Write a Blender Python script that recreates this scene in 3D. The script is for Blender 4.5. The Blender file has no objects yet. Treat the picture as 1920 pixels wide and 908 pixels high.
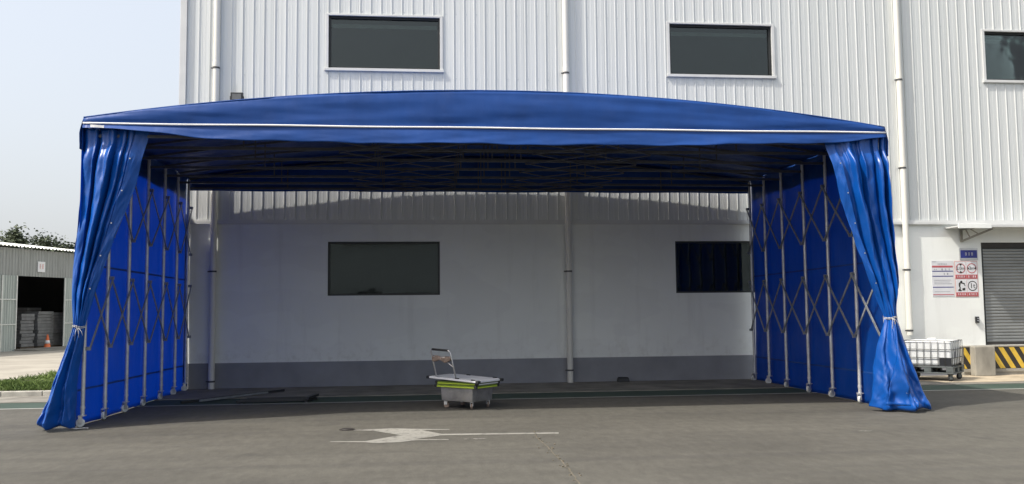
import bpy, math, random
import numpy as np
from mathutils import Vector, Matrix
random.seed(7); np.random.seed(7)
SC = bpy.context.scene
COL = SC.collection
PI = math.pi

# ------------------------------------------------------------------ camera
F_PX, YAW, PITCH, ROLL = 1655.7, 0.10408, 0.07535, -0.00954
CAM = np.array([0.0, 0.0, 1.9])
_f = np.array([math.sin(YAW)*math.cos(PITCH), math.cos(YAW)*math.cos(PITCH), math.sin(PITCH)])
_r = np.array([math.cos(YAW), -math.sin(YAW), 0.0]); _u = np.cross(_r, _f)
CR = math.cos(ROLL)*_r + math.sin(ROLL)*_u; CU = -math.sin(ROLL)*_r + math.cos(ROLL)*_u
cam = bpy.data.cameras.new('camera'); cam_o = bpy.data.objects.new('camera', cam); COL.objects.link(cam_o)
cam.sensor_width = 36; cam.lens = F_PX/1920*36; cam.clip_end = 3000
cam_o.matrix_world = Matrix(((CR[0], CU[0], -_f[0], CAM[0]), (CR[1], CU[1], -_f[1], CAM[1]), (CR[2], CU[2], -_f[2], CAM[2]), (0, 0, 0, 1)))
SC.camera = cam_o
def ray(x, y): return CR*(x-960)/F_PX - CU*(y-454)/F_PX + _f
def gnd(x, y, z=0.0):
    d = ray(x, y); return CAM + d*((z-CAM[2])/d[2])
def onY(x, y, Y):
    d = ray(x, y); return CAM + d*(Y/d[1])

# ------------------------------------------------------------------ light
TO_SUN = Vector((-0.78, -0.31, 1.0)).normalized()
ELEV = math.asin(TO_SUN.z)
world = bpy.data.worlds.new('World'); SC.world = world; world.use_nodes = True
nt = world.node_tree; nt.nodes.clear()
sky = nt.nodes.new('ShaderNodeTexSky'); sky.sky_type = 'NISHITA'; sky.sun_disc = False
sky.sun_elevation = ELEV; sky.sun_rotation = math.atan2(TO_SUN.x, TO_SUN.y)
sky.air_density = 1.0; sky.dust_density = 8.0; sky.ozone_density = 1.0
mixs = nt.nodes.new('ShaderNodeMix'); mixs.data_type = 'RGBA'; mixs.inputs[0].default_value = 0.50
mixs.inputs[7].default_value = (5.0, 5.2, 5.42, 1)          # thin bright haze over the whole sky
bg = nt.nodes.new('ShaderNodeBackground'); bg.inputs[1].default_value = 0.138
wo = nt.nodes.new('ShaderNodeOutputWorld')
nt.links.new(sky.outputs[0], mixs.inputs[6]); nt.links.new(mixs.outputs[2], bg.inputs[0]); nt.links.new(bg.outputs[0], wo.inputs[0])
sun = bpy.data.lights.new('sun', 'SUN'); sun.energy = 2.7; sun.angle = math.radians(0.8); sun.color = (1, 0.95, 0.87)
sun_o = bpy.data.objects.new('sun', sun); COL.objects.link(sun_o); sun_o.location = (-30, -20, 60)
sun_o.rotation_euler = TO_SUN.to_track_quat('Z', 'Y').to_euler()
SC.view_settings.view_transform = 'Standard'; SC.view_settings.look = 'None'
SC.view_settings.gamma = 1; SC.view_settings.use_curve_mapping = False
SC.view_settings.exposure = 0.75

# ------------------------------------------------------------------ materials
def new_mat(name):
    m = bpy.data.materials.new(name); m.use_nodes = True
    t = m.node_tree; b = t.nodes['Principled BSDF']; return m, t, b
def N(t, k, **kw):
    n = t.nodes.new(k)
    for a, v in kw.items(): setattr(n, a, v)
    return n
def pos(t, scale=(1, 1, 1)):
    g = N(t, 'ShaderNodeNewGeometry'); mp = N(t, 'ShaderNodeMapping'); mp.inputs['Scale'].default_value = scale
    t.links.new(g.outputs['Position'], mp.inputs[0]); return mp.outputs[0]
def noise(t, vec, scale, detail=4, rough=0.55):
    n = N(t, 'ShaderNodeTexNoise'); n.inputs['Scale'].default_value = scale; n.inputs['Detail'].default_value = detail
    n.inputs['Roughness'].default_value = rough; t.links.new(vec, n.inputs['Vector']); return n.outputs[0]
def ramp(t, fac, stops):
    r = N(t, 'ShaderNodeValToRGB'); e = r.color_ramp.elements
    while len(e) < len(stops): e.new(0.5)
    for i, (p, c) in enumerate(stops):
        e[i].position = p; e[i].color = (c if len(c) == 4 else (*c, 1)) if not isinstance(c, (int, float)) else (c, c, c, 1)
    t.links.new(fac, r.inputs[0]); return r.outputs[0]
def mixc(t, fac, a, b, mode='MIX'):
    m = N(t, 'ShaderNodeMix', data_type='RGBA', blend_type=mode)
    for i, v in ((0, fac), (6, a), (7, b)):
        if hasattr(v, 'is_linked') or isinstance(v, bpy.types.NodeSocket): t.links.new(v, m.inputs[i])
        elif i == 0: m.inputs[0].default_value = v
        else: m.inputs[i].default_value = (*v, 1)
    return m.outputs[2]
def bump(t, b, h, strength, dist=0.01):
    n = N(t, 'ShaderNodeBump'); n.inputs['Strength'].default_value = strength; n.inputs['Distance'].default_value = dist
    t.links.new(h, n.inputs['Height']); t.links.new(n.outputs[0], b.inputs['Normal'])
def simple(name, col, rough=0.6, metal=0.0, var=0.12, scale=6.0, bmp=0.0, spec=0.5, stretch=(1, 1, 1)):
    m, t, b = new_mat(name)
    v = pos(t, stretch); n = noise(t, v, scale)
    lo = tuple(max(0, c*(1-var)) for c in col); hi = tuple(min(1, c*(1+var)) for c in col)
    c = ramp(t, n, [(0.3, lo), (0.7, hi)]); t.links.new(c, b.inputs['Base Color'])
    b.inputs['Roughness'].default_value = rough; b.inputs['Metallic'].default_value = metal
    b.inputs['Specular IOR Level'].default_value = spec
    if bmp: bump(t, b, noise(t, v, scale*6), bmp, 0.01)
    return m
M = {}
def tarp(name, col, trans, rough=0.36, tcol=None, wr=0.5, dusty=.10, spec=.5):
    m, t, b = new_mat(name)
    v = pos(t); v2 = pos(t, (1, 1, 0.35))
    n1 = noise(t, v, 1.3, 3); n2 = noise(t, v2, 5.0, 4, 0.5)
    lo = tuple(c*0.86 for c in col); hi = tuple(c*1.12 for c in col)
    c = ramp(t, n1, [(0.3, lo), (0.7, hi)])
    dust = ramp(t, noise(t, v, 2.2, 8, 0.7), [(0.5, 0.0), (0.85, dusty)])
    b.inputs['Specular IOR Level'].default_value = spec
    c = mixc(t, dust, c, (0.25, 0.27, 0.30))
    t.links.new(c, b.inputs['Base Color'])
    r = ramp(t, n2, [(0.3, rough*0.85), (0.75, rough*1.25)]); t.links.new(r, b.inputs['Roughness'])
    bump(t, b, n2, wr, 0.02)
    if trans:
        tr = N(t, 'ShaderNodeBsdfTranslucent'); tr.inputs[0].default_value = (*(tcol or col), 1)
        mx = N(t, 'ShaderNodeMixShader'); mx.inputs[0].default_value = trans
        out = t.nodes['Material Output']
        t.links.new(b.outputs[0], mx.inputs[1]); t.links.new(tr.outputs[0], mx.inputs[2]); t.links.new(mx.outputs[0], out.inputs[0])
    return m
BLUE = (0.004, 0.070, 0.300)
M['tarp'] = tarp('blue_pvc', BLUE, 0.50, 0.34, (0.003, 0.19, 0.64))
M['tarp_roof'] = tarp('blue_pvc_blackout', (0.009, 0.056, 0.24), 0.030, 0.46, (0.005, 0.06, 0.40), wr=0.35, dusty=.04, spec=.32)
M['tarp_curtain'] = tarp('blue_pvc_curtain', (0.003, 0.082, 0.38), 0.12, 0.31, (0.003, 0.12, 0.50), wr=0.30, dusty=.09)
M['cord'] = simple('white_cord', (0.5, 0.5, 0.5), 0.7)
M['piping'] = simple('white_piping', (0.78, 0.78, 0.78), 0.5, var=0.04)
M['steel'] = simple('galvanised_tube', (0.60, 0.61, 0.61), 0.34, 0.40, 0.15, 9)
M['dark_steel'] = simple('dark_grey_bar', (0.24, 0.26, 0.27), 0.42, 0.25, 0.25, 8)
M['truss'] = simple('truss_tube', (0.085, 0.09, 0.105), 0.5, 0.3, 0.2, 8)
M['rubber'] = simple('black_rubber', (0.02, 0.02, 0.022), 0.7, var=0.2)
M['white_wheel'] = simple('white_nylon_wheel', (0.62, 0.64, 0.62), 0.45, var=0.12, scale=30)
M['black'] = simple('black_plastic', (0.02, 0.022, 0.025), 0.5, var=0.2)

def mk_asphalt():
    m, t, b = new_mat('worn_asphalt')
    v = pos(t); vs = pos(t, (0.12, 1.0, 1)); vd = pos(t, (0.5, 0.9, 1))
    big = noise(t, vd, 0.35, 5, 0.6); streak = noise(t, vs, 1.6, 4, 0.6); fine = noise(t, v, 60, 4, 0.75); grit = noise(t, v, 170, 2, 0.6)
    c = ramp(t, big, [(0.3, (0.078, 0.075, 0.065)), (0.7, (0.118, 0.113, 0.096))])
    c = mixc(t, 0.5, c, ramp(t, streak, [(0.25, 0.40), (0.8, 0.62)]), 'OVERLAY')
    c = mixc(t, 0.75, c, ramp(t, fine, [(0.25, 0.30), (0.8, 0.72)]), 'OVERLAY')
    c = mixc(t, 0.7, c, ramp(t, grit, [(0.3, 0.28), (0.75, 0.74)]), 'OVERLAY')
    ty = ramp(t, noise(t, pos(t, (0.05, 2.2, 1)), 1.0, 3, 0.5), [(0.52, 0.0), (0.68, 0.30)])
    c = mixc(t, ty, c, (0.060, 0.058, 0.055))
    oil = ramp(t, noise(t, pos(t, (0.8, 0.9, 1)), 2.6, 3, 0.5), [(0.72, 0.0), (0.78, 0.5)])
    c = mixc(t, oil, c, (0.040, 0.039, 0.038))
    c = mixc(t, 0.6, c, ramp(t, noise(t, pos(t, (1, .45, 1)), 7.0, 5, 0.7), [(0.3, 0.36), (0.72, 0.64)]), 'OVERLAY')
    st = ramp(t, noise(t, v, 0.8, 6, 0.65), [(0.58, 0.0), (0.72, 0.40)])
    c = mixc(t, st, c, (0.045, 0.044, 0.042))
    t.links.new(c, b.inputs['Base Color']); b.inputs['Roughness'].default_value = 0.86
    b.inputs['Specular IOR Level'].default_value = 0.25
    bump(t, b, fine, 0.35, 0.01); return m
M['asphalt'] = mk_asphalt()
def mk_paint(name, col, wear, under=(0.085, 0.083, 0.076), sc=3.0):
    m, t, b = new_mat(name); v = pos(t)
    w = ramp(t, noise(t, v, sc, 8, 0.75), [(wear, 0.0), (wear+0.16, 1.0)])
    c = mixc(t, w, under, ramp(t, noise(t, v, 1.1), [(0.3, tuple(k*0.8 for k in col)), (0.7, col)]))
    t.links.new(c, b.inputs['Base Color']); b.inputs['Roughness'].default_value = 0.8
    b.inputs['Specular IOR Level'].default_value = 0.25
    bump(t, b, noise(t, v, 80), 0.2, 0.01); return m
M['arrow'] = mk_paint('worn_white_road_paint', (0.29, 0.285, 0.255), 0.33, sc=9)
M['line'] = mk_paint('white_line_paint', (0.50, 0.50, 0.46), 0.22, sc=5)
M['green'] = mk_paint('green_floor_paint', (0.050, 0.078, 0.062), 0.25, (0.075, 0.085, 0.076), sc=1.2)
M['patch'] = mk_paint('pale_scuff', (0.34, 0.33, 0.29), 0.42, sc=9)
M['concrete'] = simple('apron_concrete', (0.20, 0.19, 0.165), 0.85, var=0.28, scale=1.6, bmp=0.2, spec=0.25)
M['road_conc'] = simple('road_concrete', (0.30, 0.28, 0.24), 0.85, var=0.16, scale=0.7, bmp=0.1, spec=0.25)
M['kerb'] = simple('kerb_stone', (0.36, 0.35, 0.31), 0.85, var=0.25, scale=3, bmp=0.25, spec=0.25)
M['soil'] = simple('soil', (0.055, 0.05, 0.03), 0.9, var=0.3, scale=5)
M['sand'] = simple('sandy_concrete', (0.40, 0.34, 0.25), 0.9, var=0.25, scale=2.2, bmp=0.15, spec=0.2)
M['crack'] = simple('crack_filler', (0.13, 0.115, 0.085), 0.9, var=0.3, scale=9)
def mk_wall():
    m, t, b = new_mat('white_render'); v = pos(t); vs = pos(t, (1.6, 1.6, 0.16))
    c = ramp(t, noise(t, v, 0.6, 5), [(0.3, (0.79, 0.815, 0.785)), (0.7, (0.845, 0.865, 0.835))])
    s = ramp(t, noise(t, vs, 1.5, 6, 0.65), [(0.55, 0.0), (0.8, 0.35)])
    c = mixc(t, s, c, (0.50, 0.50, 0.47))
    pa = ramp(t, noise(t, pos(t, (0.7, 1, 1.3)), 1.1, 2, 0.4), [(0.50, 0.0), (0.53, 0.22)])
    c = mixc(t, pa, c, (0.70, 0.71, 0.70))
    gz = N(t, 'ShaderNodeSeparateXYZ'); t.links.new(N(t, 'ShaderNodeNewGeometry').outputs['Position'], gz.inputs[0])
    mr = N(t, 'ShaderNodeMapRange'); t.links.new(gz.outputs[2], mr.inputs[0]); mr.inputs[1].default_value = 0.6; mr.inputs[2].default_value = 1.25; mr.inputs[3].default_value = 1; mr.inputs[4].default_value = 0
    ml = N(t, 'ShaderNodeMath', operation='MULTIPLY'); t.links.new(mr.outputs[0], ml.inputs[0]); t.links.new(ramp(t, noise(t, v, 5, 7, 0.7), [(0.5, 0.0), (0.75, 0.5)]), ml.inputs[1])
    c = mixc(t, ml.outputs[0], c, (0.42, 0.40, 0.35)); t.links.new(c, b.inputs['Base Color'])
    b.inputs['Roughness'].default_value = 0.75; bump(t, b, noise(t, v, 40), 0.12, 0.01); return m
M['wall'] = mk_wall()
M['kick'] = simple('grey_wall_paint', (0.25, 0.258, 0.28), 0.75, var=0.14, scale=1.2, bmp=0.1)
def mk_clad():
    m, t, b = new_mat('cladding_sheet'); v = pos(t); vs = pos(t, (9, 9, 0.10))
    g = N(t, 'ShaderNodeObjectInfo')
    c = ramp(t, noise(t, vs, 1.0, 4, 0.6), [(0.28, (0.57, 0.595, 0.585)), (0.72, (0.69, 0.71, 0.70))])
    c = mixc(t, 0.30, c, ramp(t, g.outputs['Random'], [(0.0, 0.46), (1.0, 0.57)]), 'OVERLAY')
    st = ramp(t, noise(t, pos(t, (5, 5, 0.05)), 1.4, 7, 0.7), [(0.56, 0.0), (0.8, 0.30)])
    c = mixc(t, st, c, (0.36, 0.36, 0.33))
    t.links.new(c, b.inputs['Base Color']); b.inputs['Metallic'].default_value = 0.20
    b.inputs['Roughness'].default_value = 0.42; bump(t, b, noise(t, pos(t, (2, 2, .5)), 1.5, 2), 0.25, 0.02); return m
M['clad'] = mk_clad()
M['trim'] = simple('white_trim', (0.60, 0.61, 0.60), 0.45, 0.1, 0.06, 2)
M['pvc'] = simple('white_pvc_pipe', (0.70, 0.69, 0.63), 0.4, var=0.07, scale=1.5, stretch=(1, 1, 0.3))
M['clamp'] = simple('pipe_clamp_steel', (0.10, 0.10, 0.10), 0.5, 0.6)
M['win_frame'] = simple('dark_window_frame', (0.03, 0.033, 0.034), 0.4, 0.3)
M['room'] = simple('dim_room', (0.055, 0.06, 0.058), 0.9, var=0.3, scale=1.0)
M['refl_strip'] = simple('pale_window_reflection', (0.62, 0.64, 0.64), 0.8)  # pale tone for the imitated reflection in the upper windows
def mk_glass():
    m, t, b = new_mat('window_glass'); t.nodes.remove(b)
    tr = N(t, 'ShaderNodeBsdfTransparent'); tr.inputs[0].default_value = (0.55, 0.60, 0.58, 1)
    gl = N(t, 'ShaderNodeBsdfGlossy'); gl.inputs['Roughness'].default_value = 0.03; gl.inputs[0].default_value = (0.9, 0.95, 0.93, 1)
    fr = N(t, 'ShaderNodeFresnel'); fr.inputs[0].default_value = 1.62
    bp = N(t, 'ShaderNodeBump'); bp.inputs['Strength'].default_value = 0.05; bp.inputs['Distance'].default_value = 0.05
    t.links.new(noise(t, pos(t), 1.2, 2), bp.inputs['Height']); t.links.new(bp.outputs[0], gl.inputs['Normal'])
    mx = N(t, 'ShaderNodeMixShader'); t.links.new(fr.outputs[0], mx.inputs[0]); t.links.new(tr.outputs[0], mx.inputs[1]); t.links.new(gl.outputs[0], mx.inputs[2])
    t.links.new(mx.outputs[0], t.nodes['Material Output'].inputs[0]); return m
M['glass'] = mk_glass()
M['shutter'] = simple('shutter_steel', (0.25, 0.26, 0.255), 0.5, 0.35, 0.16, 2.5, stretch=(0.4, 1, 1))
M['yellow'] = simple('hazard_yellow', (0.62, 0.42, 0.05), 0.6, var=0.18, scale=4)
M['hblack'] = simple('hazard_black', (0.025, 0.022, 0.02), 0.6, var=0.2, scale=4)
M['block'] = simple('weathered_concrete_block', (0.30, 0.285, 0.245), 0.85, var=0.30, scale=2.2, bmp=0.3, spec=0.25, stretch=(1, 1, .5))
M['sign_white'] = simple('sign_white', (0.66, 0.67, 0.69), 0.4, var=0.03)
M['sign_blue'] = simple('sign_blue', (0.02, 0.03, 0.20), 0.4, var=0.05)
M['sign_red'] = simple('sign_red', (0.45, 0.10, 0.11), 0.4, var=0.05)
M['sign_pink'] = simple('sign_pink_margin', (0.60, 0.36, 0.35), 0.4, var=0.05)
M['sign_grey'] = simple('sign_grey_print', (0.34, 0.35, 0.38), 0.5, var=0.05)
M['silver'] = simple('aluminium', (0.55, 0.55, 0.55), 0.35, 0.7, 0.08)
M['tank'] = simple('translucent_white_plastic', (0.72, 0.74, 0.74), 0.4, var=0.05)
M['cage'] = simple('galvanised_cage', (0.14, 0.145, 0.145), 0.5, 0.5, 0.15)
M['pallet'] = simple('grey_pallet_plastic', (0.10, 0.115, 0.115), 0.6, var=0.2)
M['stainless'] = simple('scratched_stainless', (0.40, 0.40, 0.39), 0.36, 0.75, 0.28, 5, bmp=0.1)
M['lime'] = simple('lime_bumper', (0.42, 0.56, 0.05), 0.5, var=0.10)
M['lime_dark'] = simple('dark_lime_bumper', (0.13, 0.20, 0.025), 0.5, var=0.12)
M['deck'] = simple('pale_grey_deck', (0.62, 0.64, 0.68), 0.45, var=0.10, scale=5)
M['rag'] = simple('brown_rag', (0.22, 0.17, 0.14), 0.9, var=0.35, scale=14, bmp=0.3)
M['shed'] = simple('shed_sheet', (0.26, 0.275, 0.27), 0.55, 0.15, 0.16, 1.0, stretch=(3, 3, 0.4))
M['shed_door'] = simple('shed_pale_sheet', (0.33, 0.37, 0.355), 0.55, 0.05, 0.14, 1.0, stretch=(3, 3, 0.4))
M['shed_roof'] = simple('shed_roof_edge', (0.55, 0.57, 0.55), 0.5, 0.2, 0.1)
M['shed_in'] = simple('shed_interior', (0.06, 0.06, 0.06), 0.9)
M['bale'] = simple('grey_wrapped_goods', (0.13, 0.135, 0.14), 0.6, var=0.25, scale=3)
M['bale2'] = simple('pale_wrapped_goods', (0.20, 0.20, 0.20), 0.6, var=0.25, scale=3)
M['cone'] = simple('orange_cone', (0.62, 0.14, 0.04), 0.5, var=0.08)
M['bark'] = simple('bark', (0.07, 0.055, 0.04), 0.9, var=0.3, scale=4)
def mk_leaf(name, a, b2):
    m, t, b = new_mat(name)
    c = ramp(t, noise(t, pos(t), 1.4, 3), [(0.3, a), (0.7, b2)]); t.links.new(c, b.inputs['Base Color'])
    b.inputs['Roughness'].default_value = 0.6; b.inputs['Specular IOR Level'].default_value = 0.2; return m
M['leaf'] = mk_leaf('tree_leaves', (0.06, 0.08, 0.05), (0.12, 0.14, 0.09))
M['grass'] = mk_leaf('grass_blades', (0.065, 0.11, 0.026), (0.14, 0.20, 0.05))

# ------------------------------------------------------------------ mesh helpers
class MB:
    def __init__(s): s.v = []; s.f = []; s.smooth = False
    def add(s, vs, fs):
        o = len(s.v); s.v += [tuple(map(float, p)) for p in vs]; s.f += [tuple(i+o for i in q) for q in fs]; return s
    def box(s, c, d, mat=None):
        x, y, z = d[0]/2, d[1]/2, d[2]/2
        vs = [Vector((a*x, b*y, e*z)) for e in (-1, 1) for a, b in ((-1, -1), (1, -1), (1, 1), (-1, 1))]
        if mat: vs = [mat @ p for p in vs]
        vs = [p + Vector(c) for p in vs]
        return s.add(vs, [(3, 2, 1, 0), (4, 5, 6, 7), (0, 1, 5, 4), (1, 2, 6, 5), (2, 3, 7, 6), (3, 0, 4, 7)])
    def b2(s, a, b):
        return s.box([(a[i]+b[i])/2 for i in range(3)], [abs(b[i]-a[i]) for i in range(3)])
    def bar(s, a, b, w, h=None):
        a, b = Vector(a), Vector(b); d = b-a; L = d.length; d.normalize(); h = h or w
        up = Vector((0, 0, 1)) if abs(d.z) < 0.95 else Vector((0, 1, 0))
        sx = d.cross(up).normalized(); sy = sx.cross(d)
        m = Matrix((sx, d, sy)).transposed()
        return s.box((a+b)/2, (w, L, h), m)
    def tube(s, pts, r, n=10, cap=True):
        pts = [Vector(p) for p in pts]; rings = []; o = len(s.v); prev = None
        for i, p in enumerate(pts):
            d = (pts[min(i+1, len(pts)-1)] - pts[max(i-1, 0)]).normalized()
            ref = Vector((0, 0, 1)) if abs(d.z) < 0.9 else Vector((0, 1, 0))
            if prev is not None and abs(prev.dot(d)) < 0.95: ref = prev
            a = d.cross(ref).normalized(); b = a.cross(d); prev = b
            rr = r[i] if isinstance(r, (list, tuple)) else r
            for k in range(n):
                t = 2*PI*k/n; s.v.append(tuple(p + a*math.cos(t)*rr + b*math.sin(t)*rr))
        for i in range(len(pts)-1):
            for k in range(n):
                k2 = (k+1) % n; s.f.append((o+i*n+k, o+i*n+k2, o+(i+1)*n+k2, o+(i+1)*n+k))
        if cap: s.f.append(tuple(o+k for k in range(n))[::-1]); s.f.append(tuple(o+(len(pts)-1)*n+k for k in range(n)))
        return s
    def lathe(s, prof, c=(0, 0, 0), n=20, axis='z'):
        o = len(s.v)
        for r, h in prof:
            for k in range(n):
                t = 2*PI*k/n; a, b = r*math.cos(t), r*math.sin(t)
                p = (a, b, h) if axis == 'z' else ((h, a, b) if axis == 'x' else (a, h, b))
                s.v.append((p[0]+c[0], p[1]+c[1], p[2]+c[2]))
        for i in range(len(prof)-1):
            for k in range(n):
                k2 = (k+1) % n; s.f.append((o+i*n+k, o+i*n+k2, o+(i+1)*n+k2, o+(i+1)*n+k))
        s.f.append(tuple(o+k for k in range(n))[::-1]); s.f.append(tuple(o+(len(prof)-1)*n+k for k in range(n))); return s
    def prism(s, poly, z0, z1):
        n = len(poly); vs = [(x, y, z0) for x, y in poly] + [(x, y, z1) for x, y in poly]
        return s.add(vs, [tuple(range(n))[::-1], tuple(range(n, 2*n))] + [(i, (i+1) % n, (i+1) % n+n, i+n) for i in range(n)])
    def grid(s, fn, nu, nv, close=False):
        o = len(s.v)
        for j in range(nv+1):
            for i in range(nu+1): s.v.append(tuple(map(float, fn(i/nu, j/nv))))
        for j in range(nv):
            for i in range(nu):
                a = o+j*(nu+1)+i; s.f.append((a, a+1, a+nu+2, a+nu+1))
        return s
    def mesh(s, name):
        m = bpy.data.meshes.new(name); m.from_pydata(s.v, [], s.f); m.update(); return m
    def build(s, name, mat, parent=None, smooth=False, loc=None, rot=None, bevel=0, solid=0, angle=None):
        m = s.mesh(name); m.materials.append(mat if not isinstance(mat, str) else M[mat])
        o = bpy.data.objects.new(name, m); COL.objects.link(o)
        if smooth: m.polygons.foreach_set('use_smooth', [True]*len(m.polygons))
        if parent is not None: o.parent = parent
        if loc is not None: o.location = loc
        if rot is not None: o.rotation_euler = rot
        if solid: md = o.modifiers.new('solid', 'SOLIDIFY'); md.thickness = solid; md.offset = 0
        if bevel: md = o.modifiers.new('bevel', 'BEVEL'); md.width = bevel; md.segments = 2; md.limit_method = 'ANGLE'
        if smooth and angle:
            try: m.set_sharp_from_angle(angle=math.radians(angle))
            except Exception: pass
        return o
def inst(o, parent, loc=None, rot=None, name=None):
    c = o.copy(); COL.objects.link(c); c.parent = parent
    if loc is not None: c.location = loc
    if rot is not None: c.rotation_euler = rot
    if name: c.name = name
    return c
def tag(o, label=None, cat=None, group=None, kind=None):
    if label: o['label'] = label
    if cat: o['category'] = cat
    if group: o['group'] = group
    if kind: o['kind'] = kind
    return o
def empty(name, loc, label=None, cat=None, group=None, rz=0):
    o = bpy.data.objects.new(name, None); COL.objects.link(o); o.location = loc; o.rotation_euler = (0, 0, rz); o.empty_display_size = 0.2
    return tag(o, label, cat, group)
def text_mesh(name, body, size, mat, parent, loc, rot=(PI/2, 0, 0), squash=1.0):
    c = bpy.data.curves.new(name, 'FONT'); c.body = body; c.size = size; c.align_x = 'CENTER'; c.align_y = 'CENTER'; c.extrude = 0.001; c.resolution_u = 3
    t = bpy.data.objects.new(name, c); COL.objects.link(t)
    dg = bpy.context.evaluated_depsgraph_get(); me = bpy.data.meshes.new_from_object(t.evaluated_get(dg))
    bpy.data.objects.remove(t); me.materials.clear(); me.materials.append(M[mat])
    o = bpy.data.objects.new(name, me); COL.objects.link(o); o.parent = parent; o.location = loc; o.rotation_euler = rot; o.scale = (squash, 1, 1)
    return o
def fbm(x, y, seed=0):
    s = 0; a = 1; fx = 1
    for k in range(4):
        s += a*math.sin(x*fx*1.0+seed*1.7+k*2.1+1.3*math.sin(y*fx*0.7+seed+k))*math.cos(y*fx*1.1-seed*0.9+k*1.3+0.8*math.sin(x*fx*0.6+k)); a *= 0.5; fx *= 2.03
    return s

# ------------------------------------------------------------------ ground
FY = 22.45           # facade plane
def sheet(name, poly, z, mat, kind='structure', label=None):
    mb = MB().add([(x, y, z) for x, y in poly], [tuple(range(len(poly)))])
    return tag(mb.build(name, mat), kind=kind, label=label)
sheet('ground', [(-700, -700), (700, -700), (700, 900), (-700, 900)], 0.0, 'asphalt')
sheet('green_strip', [(-60, 18.78), (60, 18.74), (60, 19.92), (-60, 19.92)], 0.004, 'green')
sheet('white_line', [(-60, 18.66), (60, 18.61), (60, 18.69), (-60, 18.75)], 0.008, 'line')
tag(MB().b2((-60, 19.92, -0.05), (60, FY-0.01, 0.02)).build('apron', 'concrete', bevel=0.006), kind='structure')
# sandy strip before the dock
sp = [(12.6, 20.35), (13.6, 20.2), (14.6, 20.32), (16.0, 20.1), (19, 20.0), (24, 20.15), (24, 22.3), (15.2, 22.3), (12.4, 22.2), (12.2, 21.2)]
sheet('sandy_strip', sp, 0.0245, 'sand')
# kerb, grass bed and concrete yard on the left
kerb = tag(bpy.data.objects.new('kerb', None), kind='structure'); COL.objects.link(kerb); kerb.location = (-7.2, 21.3, 0)
first = None
for i in range(18):
    x0 = -0.0 - i*0.9
    if first is None:
        first = MB().b2((-0.45, 0, 0.0), (0.442, 0.16, 0.14)).build('kerbstone', 'kerb', kerb, loc=(x0, 0, 0), bevel=0.02)
    else:
        c = inst(first, kerb, (x0, random.uniform(-.006, .006), random.uniform(-.006, .004)))
tag(MB().b2((-70, 21.47, -0.05), (-6.75, 90, 0.10)).build('concrete_yard', 'road_conc'), kind='structure')
bed = [(-10.6, 21.9), (-10.2, 21.5), (-6.9, 21.5), (-6.9, 27.0), (-10.2, 27.1), (-11.0, 25.0)]
gb = MB().prism(bed, 0.05, 0.125); tag(gb.build('grass_bed', 'soil'), kind='structure')
g = MB()
for i in range(15000):
    x = random.uniform(-11.1, -6.95); y = random.uniform(21.5, 27.1)
    edge = -10.75 - 0.25*math.sin(y*2.1) + (0.35 if y < 21.9 else 0)
    if x < edge + random.uniform(-.1, .25): continue
    h = random.uniform(0.04, 0.11)*(1.15+0.6*fbm(x*1.3, y*1.3, 3)); a = random.uniform(0, 2*PI); w = random.uniform(0.006, 0.014)
    dx, dy = math.cos(a)*w, math.sin(a)*w; lx, ly = random.gauss(0, .04), random.gauss(0, .04)
    g.add([(x-dx, y-dy, 0.12), (x+dx, y+dy, 0.12), (x+lx*.6+dx*.5, y+ly*.6+dy*.5, 0.12+h*.6), (x+lx*1.5, y+ly*1.5, 0.12+h)], [(0, 1, 2), (0, 2, 3)])
tag(g.build('grass', 'grass'), 'short rough green grass behind the kerb', 'grass', kind='stuff')
# road arrow
AP = [(330,214),(450,209),(560,204),(720,207),(905,209),(905,212),(735,214),(860,237),(1560,228),(1560,236),(860,246),(690,270),(900,269),(900,273),(700,276),(610,287),(470,293),(400,288),(190,286),(190,283),(400,281),(610,245),(450,219),(330,216)]
ap = [gnd(560+x/3.2, 740+y/3.2)[:2] for x, y in AP]
am = MB().add([(x, y, 0.004) for x, y in ap], [tuple(range(len(ap)))])
tag(am.build('road_arrow', 'arrow'), kind='structure')
for i, (x0, x1, y0, w) in enumerate(((880, 915, 823.5, .05), (1608, 1640, 809, .05), (868, 880, 824, .03))):
    a = gnd(x0, y0); b = gnd(x1, y0)
    n = 10; P = [(a[0]+(b[0]-a[0])*k/n, a[1]+w*math.sin(PI*k/n)*random.uniform(.6, 1.2)) for k in range(n+1)] + [(b[0]-(b[0]-a[0])*k/n, a[1]-w*math.sin(PI*k/n)*random.uniform(.6, 1.2)) for k in range(1, n)]
    sheet('paint_scuff', P, 0.0045, 'patch')
# crack with crumbs
cp = [gnd(x, y) for x, y in ((1000, 808), (1004, 818), (1013, 827), (1025, 836), (1034, 847), (1048, 860), (1062, 876), (1076, 892), (1092, 915), (1110, 940))]
cm = MB()
fine_c = []
for i in range(len(cp)-1):
    for k in range(6):
        q = cp[i]+(cp[i+1]-cp[i])*k/6; fine_c.append((q[0]+random.gauss(0, .008), q[1]+random.gauss(0, .02)))
L = [(x-random.uniform(.004, .012), y) for x, y in fine_c]; R_ = [(x+random.uniform(.004, .012), y) for x, y in fine_c]
for i in range(len(fine_c)-1):
    cm.add([(*L[i], .004), (*R_[i], .004), (*R_[i+1], .004), (*L[i+1], .004)], [(0, 1, 2, 3)])
for q in fine_c[::2]:
    for _ in range(2):
        x, y = q[0]+random.gauss(0, .06), q[1]+random.gauss(0, .06); r = random.uniform(.006, .016)
        cm.box((x, y, r*.5), (r*1.6, r*1.3, r), Matrix.Rotation(random.uniform(0, 3), 3, 'Z'))
tag(cm.build('pavement_crack', 'crack'), 'thin gritty crack running across the asphalt', 'crack', kind='stuff')
mh = gnd(651, 806)
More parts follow.
